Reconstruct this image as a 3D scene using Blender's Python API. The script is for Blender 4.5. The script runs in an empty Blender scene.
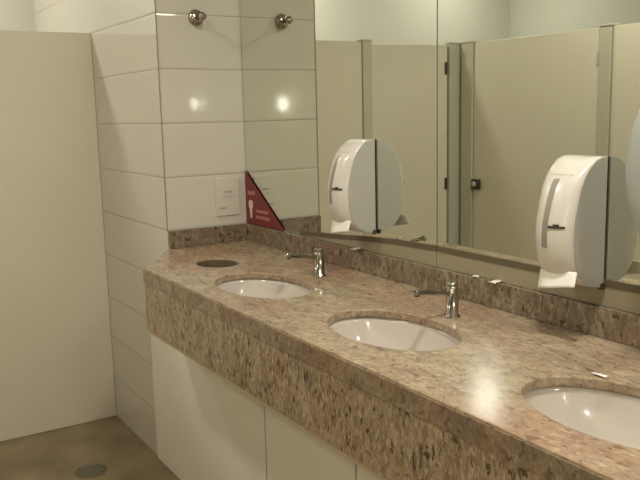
import bpy, bmesh, math, random
from math import radians as R, sin, cos, pi
from mathutils import Vector, Matrix
random.seed(7)
SC = bpy.context.scene
COL = SC.collection

# ------------------------------------------------------------------ camera
FPX = 791.13
cam_d = bpy.data.cameras.new('camera'); cam = bpy.data.objects.new('camera', cam_d); COL.objects.link(cam)
cam_d.sensor_width = 36; cam_d.lens = FPX*36/640; cam_d.clip_start = .02
yaw, pit, rol = R(31.8813), R(9.29), R(-1.3485)
Fv = Vector((sin(yaw)*cos(pit), cos(yaw)*cos(pit), -sin(pit)))
Rv = Vector((cos(yaw), -sin(yaw), 0)); Uv = Rv.cross(Fv)
R2 = Rv*cos(rol)+Uv*sin(rol); U2 = Uv*cos(rol)-Rv*sin(rol)
M = Matrix((R2, U2, -Fv)).transposed().to_4x4(); M.translation = Vector((-1.4136, 0, 1.4366))
cam.matrix_world = M
SC.camera = cam

# ------------------------------------------------------------------ world and exposure
w = bpy.data.worlds.new('world'); SC.world = w; w.use_nodes = True
w.node_tree.nodes['Background'].inputs[0].default_value = (.9, .88, .8, 1)
w.node_tree.nodes['Background'].inputs[1].default_value = .02
SC.view_settings.view_transform = 'Standard'; SC.view_settings.look = 'None'
SC.view_settings.gamma = 1; SC.view_settings.use_curve_mapping = False
SC.view_settings.exposure = 0.0
LIGHT_COL = (1.0, .975, .90)
# x, y, watts, radius
LAMPS = [(-2.6, 4.15, 9, .11), (-1.15, 4.2, 14, .11), (-1.5, 2.35, 14, .11), (-.5, .8, 22, .11), (-.6, -.9, 16, .11), (-2.6, 1.9, 5, .11)]
CEIL = 2.62

# ------------------------------------------------------------------ helpers
def lin(c):
    return tuple(((v/255)/12.92 if v/255 <= .04045 else ((v/255+.055)/1.055)**2.4) for v in c)+(1,)
def mat(name, col, rough=.5, metal=0, spec=.5, coat=0, bump=0, bscale=40, var=0, vscale=3):
    m = bpy.data.materials.new(name); m.use_nodes = True
    nt = m.node_tree; b = nt.nodes['Principled BSDF']
    b.inputs['Base Color'].default_value = lin(col); b.inputs['Roughness'].default_value = rough
    b.inputs['Metallic'].default_value = metal; b.inputs['Specular IOR Level'].default_value = spec
    b.inputs['Coat Weight'].default_value = coat
    tc = nt.nodes.new('ShaderNodeTexCoord')
    if var:
        n = nt.nodes.new('ShaderNodeTexNoise'); n.inputs['Scale'].default_value = vscale; n.inputs['Detail'].default_value = 4
        nt.links.new(tc.outputs['Object'], n.inputs['Vector'])
        mx = nt.nodes.new('ShaderNodeMix'); mx.data_type = 'RGBA'
        c = lin(col); mx.inputs['A'].default_value = tuple(v*(1-var) for v in c[:3])+(1,)
        mx.inputs['B'].default_value = tuple(min(1, v*(1+var)) for v in c[:3])+(1,)
        nt.links.new(n.outputs['Fac'], mx.inputs['Factor']); nt.links.new(mx.outputs['Result'], b.inputs['Base Color'])
    if bump:
        n = nt.nodes.new('ShaderNodeTexNoise'); n.inputs['Scale'].default_value = bscale
        nt.links.new(tc.outputs['Object'], n.inputs['Vector'])
        bp = nt.nodes.new('ShaderNodeBump'); bp.inputs['Strength'].default_value = bump; bp.inputs['Distance'].default_value = .002
        nt.links.new(n.outputs['Fac'], bp.inputs['Height']); nt.links.new(bp.outputs['Normal'], b.inputs['Normal'])
    return m
def math_node(nt, op, a, b=None, c=None):
    n = nt.nodes.new('ShaderNodeMath'); n.operation = op
    for i, v in enumerate((a, b, c)):
        if v is None: continue
        if isinstance(v, (int, float)): n.inputs[i].default_value = v
        else: nt.links.new(v, n.inputs[i])
    return n.outputs[0]

def tile_mat(name, ph, axis='X', tw=.40, th=.2, off=0.0):
    """glazed white wall tile, slightly pillowed, grout every th up and tw along the axis"""
    m = bpy.data.materials.new(name); m.use_nodes = True; nt = m.node_tree; b = nt.nodes['Principled BSDF']
    g = nt.nodes.new('ShaderNodeNewGeometry'); s = nt.nodes.new('ShaderNodeSeparateXYZ'); nt.links.new(g.outputs['Position'], s.inputs[0])
    # soft wander so that the joints are not ruler straight
    n = nt.nodes.new('ShaderNodeTexNoise'); n.inputs['Scale'].default_value = 1.4; nt.links.new(g.outputs['Position'], n.inputs['Vector'])
    wz = math_node(nt, 'MULTIPLY', math_node(nt, 'SUBTRACT', n.outputs['Fac'], .5), .012)
    def dist(sock, size, o):
        v = math_node(nt, 'DIVIDE', math_node(nt, 'ADD', sock, o), size)
        fr = math_node(nt, 'FRACT', v)
        return math_node(nt, 'MULTIPLY', math_node(nt, 'SUBTRACT', .5, math_node(nt, 'ABSOLUTE', math_node(nt, 'SUBTRACT', fr, .5))), size)
    dz = dist(math_node(nt, 'ADD', s.outputs['Z'], wz), th, 0.0); dx = dist(s.outputs[axis], tw, off)
    gz = math_node(nt, 'LESS_THAN', dz, .0017); gx = math_node(nt, 'MULTIPLY', math_node(nt, 'LESS_THAN', dx, .0008), .12)
    gr = math_node(nt, 'MAXIMUM', gz, gx)
    n2 = nt.nodes.new('ShaderNodeTexNoise'); n2.inputs['Scale'].default_value = 2.2; nt.links.new(g.outputs['Position'], n2.inputs['Vector'])
    base = nt.nodes.new('ShaderNodeMix'); base.data_type = 'RGBA'
    base.inputs['A'].default_value = lin(ph); base.inputs['B'].default_value = lin(tuple(v+8 for v in ph))
    nt.links.new(n2.outputs['Fac'], base.inputs['Factor'])
    mx = nt.nodes.new('ShaderNodeMix'); mx.data_type = 'RGBA'; nt.links.new(gr, mx.inputs['Factor'])
    nt.links.new(base.outputs['Result'], mx.inputs['A']); mx.inputs['B'].default_value = lin((166, 155, 136))
    nt.links.new(mx.outputs['Result'], b.inputs['Base Color'])
    ro = math_node(nt, 'MULTIPLY_ADD', gr, .5, .05); nt.links.new(ro, b.inputs['Roughness'])
    # pillowed edges
    hz = math_node(nt, 'MINIMUM', math_node(nt, 'DIVIDE', dz, .008), 1.0); hx = math_node(nt, 'MULTIPLY_ADD', math_node(nt, 'MINIMUM', math_node(nt, 'DIVIDE', dx, .008), 1.0), .2, .8)
    h = math_node(nt, 'MULTIPLY', hz, hx)
    h2 = math_node(nt, 'ADD', h, math_node(nt, 'MULTIPLY', n2.outputs['Fac'], .7))
    bp = nt.nodes.new('ShaderNodeBump'); bp.inputs['Strength'].default_value = .35; bp.inputs['Distance'].default_value = .003
    nt.links.new(h2, bp.inputs['Height']); nt.links.new(bp.outputs['Normal'], b.inputs['Normal'])
    return m

def granite(name, stretch, tone=1.0, rough=.16, k=1.0):
    """tan granite with brown and pinkish grain; stretch squeezes the grain along an axis"""
    m = bpy.data.materials.new(name); m.use_nodes = True; nt = m.node_tree; b = nt.nodes['Principled BSDF']
    g = nt.nodes.new('ShaderNodeNewGeometry'); mp = nt.nodes.new('ShaderNodeMapping'); nt.links.new(g.outputs['Position'], mp.inputs['Vector'])
    mp.inputs['Scale'].default_value = stretch
    def noise(scale, det, dist=0.0, rg=.55, vec=None):
        n = nt.nodes.new('ShaderNodeTexNoise'); n.inputs['Scale'].default_value = scale; n.inputs['Detail'].default_value = det
        n.inputs['Distortion'].default_value = dist; n.inputs['Roughness'].default_value = rg
        nt.links.new(vec or mp.outputs['Vector'], n.inputs['Vector']); return n.outputs['Fac']
    def ramp(f, stops):
        r = nt.nodes.new('ShaderNodeValToRGB'); nt.links.new(f, r.inputs['Fac']); e = r.color_ramp.elements
        e[0].position, e[0].color = stops[0][0], stops[0][1]; e[1].position, e[1].color = stops[-1][0], stops[-1][1]
        for p_, c in stops[1:-1]:
            x = e.new(p_); x.color = c
        return r.outputs['Color']
    def mix(f, a, c2):
        x = nt.nodes.new('ShaderNodeMix'); x.data_type = 'RGBA'; nt.links.new(f, x.inputs['Factor'])
        for k, v in (('A', a), ('B', c2)):
            if isinstance(v, tuple): x.inputs[k].default_value = v
            else: nt.links.new(v, x.inputs[k])
        return x.outputs['Result']
    t = lambda c: lin(tuple(v*tone for v in c))
    base = ramp(noise(16, 6, .5, .65), [(.32, t((138, 120, 96))), (.5, t((164, 145, 117))), (.68, t((184, 166, 137)))])
    pink = ramp(noise(2.6, 3), [(.46, (0, 0, 0, 1)), (.66, (.5, .5, .5, 1))])
    c = mix(pink, base, t((166, 122, 98)))
    grey = ramp(noise(7, 4, .4), [(.54, (0, 0, 0, 1)), (.7, (.6, .6, .6, 1))])
    c = mix(grey, c, t((132, 122, 106)))
    mid = ramp(noise(64, 4, .5, .6), [(.48, (0, 0, 0, 1)), (.6, (.62*k, .62*k, .62*k, 1))])
    c = mix(mid, c, t((116, 92, 72)))
    dark = ramp(noise(52, 3, .6, .5), [(.585, (0, 0, 0, 1)), (.65, (.85*k, .85*k, .85*k, 1))])
    c = mix(dark, c, t((78, 58, 47)))
    lightf = ramp(noise(70, 2, .3), [(.56, (0, 0, 0, 1)), (.68, (.55*k, .55*k, .55*k, 1))])
    c = mix(lightf, c, t((210, 192, 164)))
    nt.links.new(c, b.inputs['Base Color'])
    b.inputs['Roughness'].default_value = rough; b.inputs['Specular IOR Level'].default_value = .5
    return m

M_tileY = tile_mat('white_glazed_tile', (202, 196, 180), 'Y', .40, .2, .18)
M_tileX = tile_mat('white_glazed_tile_end', (202, 196, 180), 'X', .40, .2, -.03)
M_wall = mat('painted_wall', (202, 200, 187), .6, var=.03, bump=.1)
M_ceil = mat('ceiling_paint', (226, 224, 212), .8)
M_panel = mat('laminate_beige', (216, 208, 186), .38, var=.05, vscale=1.6)
M_under = mat('under_counter_panel', (236, 230, 214), .4, var=.02)
M_alu = mat('aluminium_post', (192, 188, 168), .45, .1)
M_chrome = mat('chrome', (176, 170, 158), .13, 1)
M_dark = mat('dark_metal', (62, 58, 50), .45, .3)
M_gap = mat('dark_joint', (60, 52, 40), .8)
M_porc = mat('porcelain', (202, 191, 178), .14, coat=.3)
M_plastic = mat('white_plastic', (206, 199, 186), .25, coat=.25)
M_cheek = mat('shaded_plastic', (172, 170, 158), .3, coat=.2)  # white plastic with the shade of the dispenser's side put into its colour
M_grey = mat('grey_plastic', (158, 158, 146), .4)
M_slot = mat('smoked_window', (140, 132, 118), .3)
M_paper = mat('paper', (232, 226, 214), .9)
M_red = mat('red_sticker', (116, 44, 42), .5)
M_pink = mat('sticker_print', (176, 112, 104), .6)
M_plate = mat('switch_plate', (206, 199, 183), .35)
M_mirror = mat('mirror_silver', (228, 231, 221), .012, 1)
M_medge = mat('mirror_edge', (124, 130, 112), .3)
M_strip = mat('added_tan_band', (152, 141, 117), .25, var=.06, vscale=6)
M_darkline = mat('added_dark_band', (96, 86, 64), .5)
M_gtop = granite('granite_top', (1.6, .8, 1.2), .97, k=.6, rough=.165)
M_gfront = granite('granite_front', (1.5, 1.5, .7), 1.0)
M_gedge = granite('granite_edge', (1.3, 1.1, 1), .92, k=.6)
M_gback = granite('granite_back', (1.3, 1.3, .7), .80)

def floor_mat():
    m = bpy.data.materials.new('stone_floor'); m.use_nodes = True; nt = m.node_tree; b = nt.nodes['Principled BSDF']
    g = nt.nodes.new('ShaderNodeNewGeometry')
    n = nt.nodes.new('ShaderNodeTexNoise'); n.inputs['Scale'].default_value = 5; n.inputs['Detail'].default_value = 7
    nt.links.new(g.outputs['Position'], n.inputs['Vector'])
    r = nt.nodes.new('ShaderNodeValToRGB'); nt.links.new(n.outputs['Fac'], r.inputs['Fac'])
    r.color_ramp.elements[0].position = .3; r.color_ramp.elements[0].color = lin((118, 101, 75))
    r.color_ramp.elements[1].position = .7; r.color_ramp.elements[1].color = lin((148, 130, 100))
    nt.links.new(r.outputs['Color'], b.inputs['Base Color']); b.inputs['Roughness'].default_value = .42
    return m
M_floor = floor_mat()

def obj(name, bm, m, parent=None, smooth=False, bevel=0, seg=2):
    bmesh.ops.recalc_face_normals(bm, faces=bm.faces)
    me = bpy.data.meshes.new(name); bm.to_mesh(me); bm.free()
    ms = m if isinstance(m, (list, tuple)) else [m]
    for x in ms: me.materials.append(x)
    if smooth:
        for p_ in me.polygons: p_.use_smooth = True
    o = bpy.data.objects.new(name, me); COL.objects.link(o)
    if parent: o.parent = parent
    if bevel:
        bv = o.modifiers.new('bevel', 'BEVEL'); bv.width = bevel; bv.segments = seg; bv.limit_method = 'ANGLE'; bv.angle_limit = R(40)
        if smooth: pass
    return o
def tag(o, label, cat, group=None):
    o['label'] = label; o['category'] = cat
    if group: o['group'] = group
    return o
def thing(name, label, cat, loc=(0, 0, 0), group=None):
    o = bpy.data.objects.new(name, None); o.empty_display_size = .05; COL.objects.link(o); o.location = loc
    return tag(o, label, cat, group)
def struct(name, bm, m, **k):
    o = obj(name, bm, m, **k)
    if 'parent' not in k: o['kind'] = 'structure'
    return o
def box(bm, x0, x1, y0, y1, z0, z1):
    v = [bm.verts.new((x, y, z)) for x in (x0, x1) for y in (y0, y1) for z in (z0, z1)]
    for f in ((0, 1, 3, 2), (4, 6, 7, 5), (0, 4, 5, 1), (2, 3, 7, 6), (0, 2, 6, 4), (1, 5, 7, 3)):
        bm.faces.new([v[i] for i in f])
    return v
def bx(*a):
    bm = bmesh.new(); box(bm, *a); return bm
def lathe(prof, n=40, center=(0, 0, 0), axis='Z', sx=1, sy=1):
    """prof = [(r, z)...]; first/last r may be 0"""
    bm = bmesh.new(); rings = []
    for r, z in prof:
        if r < 1e-6: rings.append([bm.verts.new((0, 0, z))])
        else: rings.append([bm.verts.new((r*sx*cos(2*pi*i/n), r*sy*sin(2*pi*i/n), z)) for i in range(n)])
    for a, b in zip(rings, rings[1:]):
        for i in range(n):
            j = (i+1) % n
            if len(a) == 1 and len(b) == 1: break
            if len(a) == 1: bm.faces.new((a[0], b[i], b[j]))
            elif len(b) == 1: bm.faces.new((a[i], a[j], b[0]))
            else: bm.faces.new((a[i], a[j], b[j], b[i]))
    if axis == 'Y-': bmesh.ops.rotate(bm, verts=bm.verts, matrix=Matrix.Rotation(R(90), 3, 'X'))   # z -> -y
    if axis == 'X-': bmesh.ops.rotate(bm, verts=bm.verts, matrix=Matrix.Rotation(R(-90), 3, 'Y'))  # z -> -x
    bmesh.ops.remove_doubles(bm, verts=bm.verts, dist=1e-6)
    bmesh.ops.translate(bm, verts=bm.verts, vec=center)
    return bm
def prism(pts, z0, z1, bm=None):
    bm = bm or bmesh.new()
    a = [bm.verts.new((x, y, z0)) for x, y in pts]; b = [bm.verts.new((x, y, z1)) for x, y in pts]
    n = len(pts)
    bm.faces.new(a[::-1]); bm.faces.new(b)
    for i in range(n): bm.faces.new((a[i], a[(i+1) % n], b[(i+1) % n], b[i]))
    return bm
def yz_prism(pts, x0, x1, bm=None):
    bm = bm or bmesh.new()
    a = [bm.verts.new((x0, y, z)) for y, z in pts]; b = [bm.verts.new((x1, y, z)) for y, z in pts]
    n = len(pts); bm.faces.new(a); bm.faces.new(b[::-1])
    for i in range(n): bm.faces.new((a[i], b[i], b[(i+1) % n], a[(i+1) % n]))
    return bm
def copy_tree(o, parent=None):
    c = o.copy(); COL.objects.link(c); c.parent = parent
    for ch in list(o.children): copy_tree(ch, c)
    return c

# ------------------------------------------------------------------ dimensions (metres; mirror face is x = 0, y runs away along it)
YP = 2.819; WX = -.339; YF = 3.628; ZT = 1.803; ZC = .9325; ZB = 1.0
XR = -1.847; CX = -.547; ZF = .722
XL = -3.3; YE = 4.66; YN = -2.3

# ------------------------------------------------------------------ setting
struct('floor', bx(XL-.1, .2, YN-.1, YE+.1, -.1, 0), M_floor)
struct('ceiling', bx(XL-.1, .2, YN-.1, YE+.1, CEIL, CEIL+.1), M_ceil)
struct('wall_right', bx(.006, .2, YN, YP, 0, CEIL), M_tileY)
bm = bx(WX, .2, YP, YE+.1, 0, CEIL)
o = struct('wall_pier', bm, [M_tileY, M_tileX])
for p_ in o.data.polygons:
    if abs(p_.normal.y) > .5: p_.material_index = 1
struct('wall_back', bx(XL, WX, YE, YE+.1, 0, CEIL), M_wall)
struct('wall_left', bx(XL-.1, XL, YN, YE+.1, 0, CEIL), M_wall)
struct('wall_front', bx(XL, .2, YN-.1, YN, 0, CEIL), M_tileX)
# corner bead of the pier and the joint where it meets the mirror
struct('trim_1', bx(WX-.0015, WX+.0025, YP-.0015, YP+.0025, ZB, CEIL), mat('corner_grout', (150, 140, 122), .6))

# ------------------------------------------------------------------ mirrors
for k, (y0, y1, lab) in enumerate([(1.6615, YP-.003, 'tall frameless wall mirror panel beside the tiled pier with the red sticker'),
                                   (.505, 1.6585, 'frameless wall mirror panel right of the seam, behind the nearer towel dispenser'),
                                   (-.65, .502, 'frameless wall mirror panel nearest the camera, beside the hand dryer')]):
    yc = (y0+y1)/2
    t = thing('wall_mirror', lab, 'mirror', (0, yc, ZB+.001), 'mirror panels over the counter')
    obj('mirror_glass', bx(.0005, .0055, y0-yc, y1-yc, .0, 1.2), M_medge, t)
    obj('silvered_face', bx(0, .0004, y0-yc+.0008, y1-yc-.0008, .001, 1.199), M_mirror, t)
    # added tan band and dark line over the reflected counter, tapering toward the pier
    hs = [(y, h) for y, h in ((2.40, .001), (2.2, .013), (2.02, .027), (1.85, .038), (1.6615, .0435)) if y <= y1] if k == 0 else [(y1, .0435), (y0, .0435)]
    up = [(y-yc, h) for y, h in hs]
    obj('added_strip', yz_prism([(up[0][0], 0)]+up+[(up[-1][0], 0)], -.0022, -.0003), M_strip, t)
    obj('added_dark_line', yz_prism([(y, h+.0004) for y, h in up]+[(y, h+.016) for y, h in up[::-1]], -.0035, -.0003), M_darkline, t)

# ------------------------------------------------------------------ granite counter
SINKS = [(-.350, 2.036), (-.333, 1.431), (-.331, .795), (-.35, .17)]
SA, SB = .196, .124       # half length along the wall, half depth
HOLE = (-.312, 2.436, .085, .07)
YC0 = -.7
counter = thing('granite_counter', 'long speckled tan granite vanity counter with deep front and upstand', 'counter', (0, 0, 0))
def slab():
    bm = bmesh.new()
    out = [(-.001, YC0), (CX, YC0), (CX, 2.515)]
    # concave clipped corner from the front edge back to the pier corner
    for k in range(1, 8):
        s = k/8; out.append((CX+(WX-CX)*s + .012*sin(pi*s), 2.515+(YP-2.515)*s - .010*sin(2*pi*s)))
    out += [(WX, YP-.001), (-.001, YP-.001)]
    loops = [out]
    for (cx, cy) in SINKS:
        loops.append([(cx+SB*cos(2*pi*i/56), cy+SA*sin(2*pi*i/56)) for i in range(56)])
    loops.append([(HOLE[0]+HOLE[3]*cos(2*pi*i/32), HOLE[1]+HOLE[2]*sin(2*pi*i/32)) for i in range(32)])
    es = []
    for lp in loops:
        vs = [bm.verts.new((x, y, ZC)) for x, y in lp]
        es += [bm.edges.new((vs[i], vs[(i+1) % len(vs)])) for i in range(len(vs))]
    bmesh.ops.triangle_fill(bm, use_beauty=True, use_dissolve=False, edges=es)
    r = bmesh.ops.extrude_face_region(bm, geom=list(bm.faces))
    bmesh.ops.translate(bm, verts=[v for v in r['geom'] if isinstance(v, bmesh.types.BMVert)], vec=(0, 0, -.02))
    return bm
obj('countertop', slab(), M_gtop, counter, bevel=.003)
# raised drip lip along the front, then the deep apron
lip = [(CX-.0015, YC0), (CX-.0015, 2.516), (CX+.012, 2.505), (CX+.012, YC0)]
obj('edge_band', prism(lip, ZC-.050, ZC-.005), M_gedge, counter, bevel=.001)
ap = bmesh.new()
box(ap, CX+.001, CX+.021, YC0, 2.512, ZF, ZC-.0505)
prism([(CX+.001, 2.512), (CX+.021, 2.500), (WX+.02, YP-.016), (WX, YP-.002)], ZF, ZC-.0205, ap)
obj('apron', ap, M_gfront, counter)
obj('apron_foot', bx(CX+.003, CX+.035, YC0, 2.50, ZF-.012, ZF-.0005), mat('pale_stone_edge', (178, 160, 128), .5), counter, bevel=.002)
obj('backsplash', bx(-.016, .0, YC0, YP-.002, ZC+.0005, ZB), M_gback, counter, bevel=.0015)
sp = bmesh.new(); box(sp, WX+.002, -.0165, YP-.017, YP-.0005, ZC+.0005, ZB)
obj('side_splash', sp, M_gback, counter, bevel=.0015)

# waste hole : a short dark steel chute below the slab
t = thing('waste_chute', 'oval waste hole cut in the granite near the pier corner', 'waste chute', (HOLE[0], HOLE[1], ZC-.021))
obj('chute_sleeve', lathe([(0, -.155), (.95, -.15), (.95, .016), (.985, .017), (.985, -.161), (0, -.165)], 36, sx=HOLE[3], sy=HOLE[2]), mat('brown_sleeve', (104, 88, 66), .5), t, smooth=False)

# under-counter panels
PANY = [(2.066, 3.06), (1.572, 2.062), (1.074, 1.568), (.576, 1.07), (.078, .572), (-.42, .074), (-.7, -.424)]
labs = ['plain off-white panel under the counter at the pier end, running past the corner', 'plain off-white under-counter panel, second from the pier corner',
        'plain off-white under-counter panel, third from the pier corner', 'plain off-white under-counter panel, fourth from the pier corner',
        'plain off-white under-counter panel, fifth from the pier corner', 'plain off-white under-counter panel, sixth from the pier corner', 'narrow off-white under-counter panel nearest the room entrance']
for (y0, y1), l in zip(PANY, labs):
    z1 = ZF-.0125 if y1 < 3 else ZF-.0125
    p_ = obj('under_counter_panel', bx(WX-.007, WX-.001, y0+.0015, y1-.0015, .002, .72 if y1 > 3 else .765), M_under, bevel=.001)
    tag(p_, l, 'panel', 'panels closing the space under the counter')

# ------------------------------------------------------------------ basins
def basin(x, y, label):
    t = thing('washbasin', label, 'sink', (x, y, ZC-.0205), 'undermount basins in the counter')
    prof = [(1.06, 0), (1.0, -.001), (.985, -.012), (.95, -.035), (.86, -.075), (.68, -.108), (.42, -.126), (.14, -.133), (.11, -.134), (.11, -.142), (.16, -.142), (.45, -.135), (.72, -.117), (.9, -.083), (1.0, -.04), (1.06, -.008), (1.06, 0)]
    obj('bowl', lathe(prof, 56, sx=SB*1.03, sy=SA*1.03), M_porc, t, smooth=True)
    obj('drain', lathe([(0, -.131), (.014, -.1305), (.021, -.1315), (.0225, -.1335), (.0225, -.14), (0, -.14)], 28), M_chrome, t, smooth=True)
    return t
for (x, y), l in zip(SINKS, ['white oval washbasin farthest away, beside the round waste hole', 'white oval washbasin in the middle of the counter, second from the pier',
                             'white oval washbasin at the right edge, third from the pier', 'white oval washbasin nearest the entrance, fourth from the pier']):
    basin(x, y, l)

# ------------------------------------------------------------------ taps
def tap(y, label, x=-.152):
    t = thing('basin_tap', label, 'tap', (x, y, ZC), 'chrome push taps on the counter')
    obj('tap_body', lathe([(0, 0.0005), (.0200, .0005), (.0200, .003), (.0150, .005), (.0150, .073), (.0140, .0755), (0, .0755)], 36), M_chrome, t, smooth=True).data
    obj('push_button', lathe([(0, .076), (.0140, .076), (.0150, .0775), (.0150, .084), (.0135, .0865), (0, .087)], 36), M_chrome, t, smooth=True)
    b = lathe([(.0065, .0), (.0065, .092), (.0080, .0925), (.0082, .104), (.0070, .106), (.0055, .106), (.0055, .1)], 24, axis='X-')
    bmesh.ops.translate(b, verts=b.verts, vec=(-.012, 0, .062))
    bmesh.ops.rotate(b, verts=b.verts, cent=(-.012, 0, .062), matrix=Matrix.Rotation(R(8), 3, 'Y'))
    s = obj('spout', b, M_chrome, t, smooth=True)
    obj('aerator', lathe([(0, -.003), (.0065, -.003), (.0068, .0), (.006, .002)], 20, center=(-.110, 0, .0695)), M_dark, s, smooth=True)
    return t
for y, l in [(2.035, 'chrome push tap with straight spout behind the farthest basin'), (1.425, 'chrome push tap with straight spout behind the middle basin'),
             (.79, 'chrome push tap behind the basin at the right edge, third from the pier'), (.17, 'chrome push tap behind the basin nearest the entrance')]:
    tap(y, l)

# ------------------------------------------------------------------ towel dispensers (D-shaped side, curved cover)
PROF = [(0, .285), (.018, .2835), (.036, .277), (.054, .262), (.068, .245), (.080, .222), (.089, .190), (.096, .155), (.099, .120), (.097, .085), (.091, .058), (.080, .036), (.062, .018), (.038, .006), (.0, .0)]
def dispenser(y0, z0, label, wd=.104):
    t = thing('paper_towel_dispenser', label, 'paper towel dispenser', (-.005, y0, z0), 'white towel dispensers fixed on the mirror')
    # curved shell
    bm = bmesh.new(); NY = 12; rows = []
    def sx(u):   # bulge of the cover across its width
        return 1.0 + .27*(1-abs(2*u-1)**2.6)
    for j in range(NY+1):
        u = j/NY
        rows.append([bm.verts.new((-x*(sx(u)), u*wd, z)) for x, z in PROF])
    for a, b in zip(rows, rows[1:]):
        for i in range(len(PROF)-1): bm.faces.new((a[i], a[i+1], b[i+1], b[i]))
    bm.faces.new(rows[0]); bm.faces.new(rows[-1][::-1])
    bm.faces.new([r[0] for r in rows]+[r[-1] for r in rows[::-1]])
    o = obj('cover', bm, M_plastic, t)
    for p_ in o.data.polygons: p_.use_smooth = len(p_.vertices) == 4
    # side cheek, a slightly inset D plate on the near side
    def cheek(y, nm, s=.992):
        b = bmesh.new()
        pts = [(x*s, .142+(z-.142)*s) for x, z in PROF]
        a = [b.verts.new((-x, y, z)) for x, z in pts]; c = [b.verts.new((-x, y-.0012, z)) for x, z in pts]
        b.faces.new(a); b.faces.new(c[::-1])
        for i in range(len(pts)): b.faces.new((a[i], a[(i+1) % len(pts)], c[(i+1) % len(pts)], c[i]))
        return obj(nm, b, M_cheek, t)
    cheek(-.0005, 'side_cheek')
    # mounting plate with foot tabs
    obj('mounting_plate', bx(.0002, .0030, .001, wd-.001, .016, .284), mat('dispenser_back', (104, 98, 84), .5), t)
    for yy in (-.004, wd-.008):
        obj('foot_tab', prism([(-.010, yy+.001), (-.010, yy+.008), (.0006, yy+.010), (.0006, yy-.002)], -.003, .010), M_dark, t)
    # surface patches riding on the curved shell
    def patch(u0, u1, z0_, z1_, mt, nm, off=.0012, n=10, par=t):
        b = bmesh.new(); zs = [z0_+(z1_-z0_)*i/n for i in range(n+1)]
        def xo(z):
            for (xa, za), (xb, zb) in zip(PROF, PROF[1:]):
                if zb <= z <= za: return xa+(xb-xa)*(za-z)/(za-zb)
            return 0
        gr = []; nu = 5
        for z in zs:
            gr.append([b.verts.new((-xo(z)*sx(u0+(u1-u0)*k/nu)-off, (u0+(u1-u0)*k/nu)*wd, z)) for k in range(nu+1)]+
                      [b.verts.new((-xo(z)*sx(u0+(u1-u0)*k/nu)+.001, (u0+(u1-u0)*k/nu)*wd, z)) for k in range(nu, -1, -1)])
        L = len(gr[0])
        for a, c in zip(gr, gr[1:]):
            for k in range(L): b.faces.new((a[k], a[(k+1) % L], c[(k+1) % L], c[k]))
        b.faces.new(gr[0]); b.faces.new(gr[-1][::-1])
        return obj(nm, b, mt, par, smooth=False)
    patch(.46, .60, .095, .240, M_slot, 'level_window')
    bd = patch(.12, .44, .138, .143, M_dark, 'badge', .0022, 2)
    patch(.22, .33, .1435, .147, M_dark, 'badge_mark', .0022, 2, bd)
    patch(.04, .96, .247, .2495, mat('cover_seam', (176, 168, 154), .4), 'cover_seam', .0006, 2)
    return t
def sheet(y0, z0, label, tw=.1):
    b = bmesh.new(); n = 6; m_ = 5; g = []
    for i in range(n+1):
        s = i/n; g.append([b.verts.new((-.104-.012*s+.002*sin(k*1.3), y0-.006+tw*k/m_-.004*s, z0+.045-.030*s-.010*s*k/m_-.008*k/m_)) for k in range(m_+1)])
    for a, c in zip(g, g[1:]):
        for k in range(m_): b.faces.new((a[k], a[k+1], c[k+1], c[k]))
    o = obj('paper_towel', b, M_paper, smooth=True)
    so = o.modifiers.new('thickness', 'SOLIDIFY'); so.thickness = .0012
    return tag(o, label, 'paper towel', 'paper towels hanging out of the dispensers')
dispenser(1.104, 1.042, 'white curved towel dispenser on the mirror at right, larger and nearer one')
dispenser(1.943, 1.063, 'white curved towel dispenser on the mirror, smaller and farther one')
sheet(1.098, 1.045, 'white paper sheet sticking out below the nearer towel dispenser')
sheet(1.937, 1.066, 'white paper sheet sticking out below the farther towel dispenser')

# ------------------------------------------------------------------ oval hand dryer at the right edge
t = thing('hand_dryer', 'tall white oval wall unit on the mirror, cut by the right edge', 'hand dryer', (-.001, .876, 1.315))
obj('back_rim', lathe([(0, 0), (1, 0), (1.0, .05), (.97, .062), (0, .062)], 56, axis='X-', sx=.20, sy=.135), M_grey, t, smooth=False)
obj('front_cover', lathe([(1.0*.93, .063), (.93, .078), (.90, .098), (.80, .116), (.6, .127), (.3, .132), (0, .133)], 56, axis='X-', sx=.190, sy=.122), mat('dim_white_cover', (168, 170, 160), .35), t, smooth=True)
obj('nozzle', lathe([(0, 0), (.026, 0), (.03, .01), (.03, .045), (.026, .05), (0, .05)], 28, center=(-.055, .05, -.215)), M_plastic, t, smooth=True)

# ------------------------------------------------------------------ red triangular sticker in the mirror corner
t = thing('triangle_sticker', 'dark red triangular sticker in the mirror corner with pale print', 'sticker', (-.0056, YP-.004, ZB+.002))
obj('sticker_sheet', yz_prism([(0, 0), (-.305, 0), (0, .208)], 0, .001), M_red, t)
# tap-shaped pictogram
obj('pictogram', yz_prism([(-.026, .088), (-.026, .066), (-.034, .058), (-.037, .024), (-.049, .024), (-.052, .058), (-.060, .070), (-.060, .088), (-.050, .094), (-.036, .094)], -.0007, -.0001), mat('pale_print', (222, 186, 176), .6), t)
def scrib(y0, y1, z, h):
    y = y0; tx = bmesh.new()
    while y > y1:
        wv = random.uniform(.006, .012)
        yz_prism([(y, z), (y, z+h*random.uniform(.7, 1)), (y-wv, z+h*random.uniform(.7, 1)), (y-wv, z)], -.0007, -.0001, tx); y -= wv+.0012
    obj('print_line', tx, M_pink, t)
scrib(-.020, -.078, .115, .018)
scrib(-.085, -.185, .050, .013); scrib(-.085, -.190, .026, .013)

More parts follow.
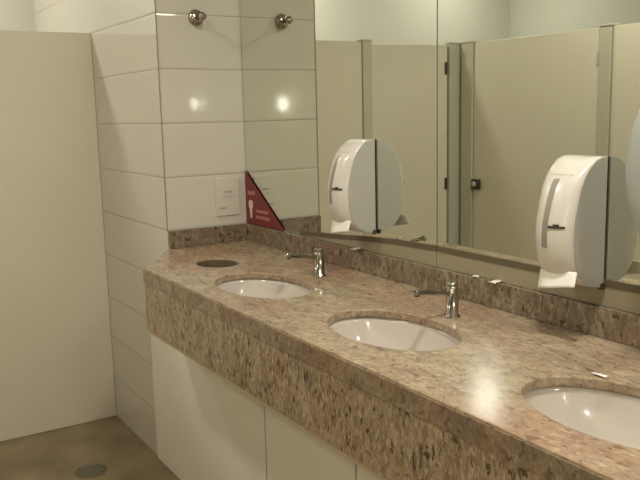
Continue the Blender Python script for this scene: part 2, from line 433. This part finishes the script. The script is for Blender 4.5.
# ------------------------------------------------------------------ pier: robe hook and switch plate
t = thing('robe_hook', 'round chrome knob hook high on the tiled pier', 'hook', (-.183, YP, 1.788))
obj('hook_plate', lathe([(0, 0), (.030, 0), (.031, .004), (.027, .012), (.018, .018), (0, .020)], 36, axis='Y-'), M_chrome, t, smooth=True)
obj('hook_peg', lathe([(0, .0), (.009, 0), (.009, .034), (.014, .038), (.0155, .044), (.013, .052), (0, .055)], 28, center=(.0, -.018, 0), axis='Y-'), M_chrome, t, smooth=True)
t = thing('switch_plate', 'off-white electrical plate on the pier tile beside the sticker', 'switch plate', (-.085, YP, 1.112))
obj('plate', bx(-.052, .052, -.0055, -.0005, -.075, .075), M_plate, t, bevel=.003)
obj('rocker', bx(-.022, .022, -.0075, -.0055, .0, .045), M_plate, t, bevel=.0015)
obj('outlet_slot', bx(-.012, .016, -.0082, -.0074, .016, .022), M_grey, t)
obj('outlet_slot', bx(-.034, -.010, -.0062, -.0054, -.046, -.041), M_grey, t)

# ------------------------------------------------------------------ cubicle fronts
def panel(name, x0, x1, y0, y1, label, cat, z0=.0015, z1=ZT, m=M_panel, group='beige cubicle boards', off=None):
    o = obj(name, bx(x0, x1, y0, y1, z0, z1), m, bevel=.0015)
    return tag(o, label, cat, group)
panel('partition_panel', -1.139, WX-.001, YF, YF+.03, 'wide plain beige partition board standing on the floor against the tiled wall', 'partition panel')
for (zz) in ():
    pass
def post(x0, x1, y0, y1, label, cap=True):
    t = thing('cubicle_post', label, 'post', ((x0+x1)/2, (y0+y1)/2, 0), 'aluminium posts of the cubicle fronts')
    hx, hy = (x1-x0)/2, (y1-y0)/2
    obj('post_tube', bx(-hx, hx, -hy, hy, .0015, ZT+.002), M_alu, t, bevel=.004)
    obj('post_cap', bx(-hx-.003, hx+.003, -hy-.003, hy+.003, ZT+.0022, ZT+.012), M_alu, t, bevel=.002)
    return t
post(-1.200, -1.140, YF-.012, YF+.045, 'grey aluminium post between the wide board and the ajar cubicle door')
post(-1.875, -1.768, YF-.006, YF+.04, 'broad grey corner post where the two rows of cubicles meet')
post(XR-.045, XR+.012, 3.506, 3.60, 'grey aluminium post beside the door lock in the mirror view')
post(XR-.045, XR+.012, 2.549, 2.616, 'grey aluminium post right of the locked cubicle door in the mirror')
post(XR-.045, XR+.012, 1.60, 1.667, 'grey aluminium post of the cubicle row nearer the entrance')
post(XR-.045, XR+.012, .65, .717, 'grey aluminium post of the cubicle row beside the camera')
# ajar door on the far row
t = thing('cubicle_door', 'beige cubicle door standing slightly ajar next to the corner post', 'door', (-1.760, YF+.010, 0), 'cubicle doors')
t.rotation_euler.z = R(14)
obj('door_leaf', bx(.0, .548, 0, .03, .15, ZT-.004), M_panel, t, bevel=.0015)
for z in (1.665, .985, .35):
    obj('hinge', bx(.002, .016, -.008, -.0005, z-.035, z+.035), M_dark, t, bevel=.001)
def cub_door(y0, y1, label, lock):
    t = thing('cubicle_door', label, 'door', (XR, (y0+y1)/2, 0), 'cubicle doors')
    h = (y1-y0)/2
    obj('door_leaf', bx(-.03, 0, -h, h, .15, ZT), M_panel, t, bevel=.0015)
    s = 1 if lock > 0 else -1
    lk = obj('lock_plate', bx(.0005, .022, s*(h-.002)-.062*(s > 0), s*(h-.002)+.062*(s < 0), .957, 1.015), M_dark, t, bevel=.003)
    b = lathe([(0, 0), (.016, 0), (.016, .006), (.012, .009), (0, .009)], 24)
    bmesh.ops.rotate(b, verts=b.verts, matrix=Matrix.Rotation(R(90), 3, 'Y'))
    bmesh.ops.translate(b, verts=b.verts, vec=(.022, s*(h-.030), .987))
    obj('indicator', b, M_alu, lk, smooth=False)
    for z in (1.66, .985, .35):
        obj('hinge', bx(.0005, .006, -s*h+.002, -s*h+.014, z-.03, z+.03), M_alu, t)
    return t
cub_door(2.620, 3.501, 'beige cubicle door with small dark lock, seen in the mirror', 1)
cub_door(1.671, 2.544, 'beige cubicle door reflected behind the nearer towel dispenser', 1)
cub_door(.721, 1.594, 'beige cubicle door level with the third basin', 1)
panel('partition_panel', XR-.03, XR, -2.29, .648, 'long beige cubicle front board beside the camera, toward the entrance', 'partition panel')
for y, l in [(2.568, 'beige dividing board between the first and second cubicles'), (1.618, 'beige dividing board between the second and third cubicles'), (.668, 'beige dividing board between the third cubicle and the entrance end')]:
    panel('partition_panel', XL+.002, XR-.047, y, y+.03, l, 'partition panel')
panel('partition_panel', XL+.002, -1.878, YF+.0, YF+.03, 'beige end board closing the last cubicle beyond the locked door', 'partition panel')

M_drain = mat('worn_grate', (128, 120, 102), .5, .3)
# ------------------------------------------------------------------ floor drain
t = thing('floor_drain', 'round grey floor drain grate set in the brown floor', 'drain', (-.617, 3.10, 0))
obj('drain_ring', lathe([(.058, .0005), (.066, .0005), (.067, .003), (.060, .004), (.058, .002)], 40), M_drain, t)
gb = bmesh.new()
for k in range(-3, 4):
    yy = k*.0155; h = math.sqrt(max(0, .056**2-yy**2)); box(gb, -h, h, yy-.0045, yy+.0045, .001, .0035)
obj('grate', gb, M_drain, t)
obj('drain_cup', lathe([(0, .0003), (.058, .0003), (.058, .0008), (0, .0008)], 32), M_gap, t)

# ------------------------------------------------------------------ paper scraps
def scrap(x, y, z, L, W_, rz, label):
    b = bmesh.new(); g = []
    for i in range(5):
        g.append([b.verts.new((L*(i/4-.5), W_*(k/2-.5)*(1-.2*(i % 2)), .0012+.0025*abs(sin(i*1.7+k)))) for k in range(3)])
    for a, c in zip(g, g[1:]):
        for k in range(2): b.faces.new((a[k], a[k+1], c[k+1], c[k]))
    o = obj('paper_scrap', b, M_paper, smooth=True); o.location = (x, y, z); o.rotation_euler.z = rz
    so = o.modifiers.new('thickness', 'SOLIDIFY'); so.thickness = .001; so.offset = 1
    return tag(o, label, 'paper scrap', 'torn bits of paper')
scrap(-.018, 1.415, ZB+.0005, .034, .022, R(12), 'small torn white paper bit on the upstand, right of the middle tap')
scrap(-.012, 1.492, ZB+.0005, .016, .018, R(40), 'tiny paper crumb on the upstand just left of the larger bit')
scrap(-.016, 2.03, ZB+.0005, .030, .022, R(12), 'small torn paper bit on the upstand under the farther dispenser')
scrap(-.224, .932, ZC+.0005, .008, .034, R(8), 'thin white paper sliver behind the basin at the right edge')

# ------------------------------------------------------------------ ceiling lights
lamp_m = bpy.data.materials.new('lamp_diffuser'); lamp_m.use_nodes = True
bb = lamp_m.node_tree.nodes['Principled BSDF']; bb.inputs['Emission Color'].default_value = (1, .93, .8, 1); bb.inputs['Emission Strength'].default_value = 4
LL = ['round ceiling light over the last cubicle in the corner', 'round ceiling light behind the wide partition board', 'round ceiling light over the aisle before the first cubicle',
      'round ceiling light above the mirrors near the third basin', 'round ceiling light above the mirrors at the entrance end', 'round ceiling light over the second cubicle']
for (x, y, wt, r), l in zip(LAMPS, LL):
    t = thing('ceiling_light', l, 'ceiling light', (x, y, CEIL), 'round ceiling lights')
    obj('light_ring', lathe([(r+.004, -.001), (r+.03, -.001), (r+.028, -.012), (r+.006, -.02), (r+.004, -.012)], 40), M_alu, t)
    obj('light_diffuser', lathe([(0, -.008), (r, -.008), (r, -.001), (0, -.001)], 40), lamp_m, t)
    ld = bpy.data.lights.new('ceiling_light_glow', 'AREA'); ld.shape = 'DISK'; ld.size = r*2; ld.energy = wt; ld.color = LIGHT_COL
    lo = bpy.data.objects.new('ceiling_light_glow', ld); COL.objects.link(lo); lo.location = (0, 0, -.024); lo.parent = t

# ------------------------------------------------------------------ added out-of-view lamps on the cubicle fronts, making the tile highlights
bulb = bpy.data.materials.new('highlight_bulb'); bulb.use_nodes = True
bb = bulb.node_tree.nodes['Principled BSDF']; bb.inputs['Emission Color'].default_value = (1, .96, .88, 1); bb.inputs['Emission Strength'].default_value = 130
for (x, y, z), l in [((XR+.002, -1.88, 1.535), 'added lamp for the tile highlights, on the cubicle boards at the entrance end'), ((XR+.002, -.06, 1.50), 'added lamp for the tile highlights, on the cubicle boards beside the camera')]:
    t = thing('highlight_lamp', l, 'lamp', (x, y, z), 'added highlight lamps')
    obj('back_plate', bx(-.0015, .010, -.03, .03, -.07, .07), M_alu, t, bevel=.002)
    obj('glass_bulb', lathe([(0, -.05), (.018, -.044), (.024, -.02), (.024, .02), (.018, .044), (0, .05)], 20, center=(.040, 0, 0)), bulb, t, smooth=True)
    obj('bracket', bx(.010, .018, -.008, .008, -.01, .01), M_alu, t)
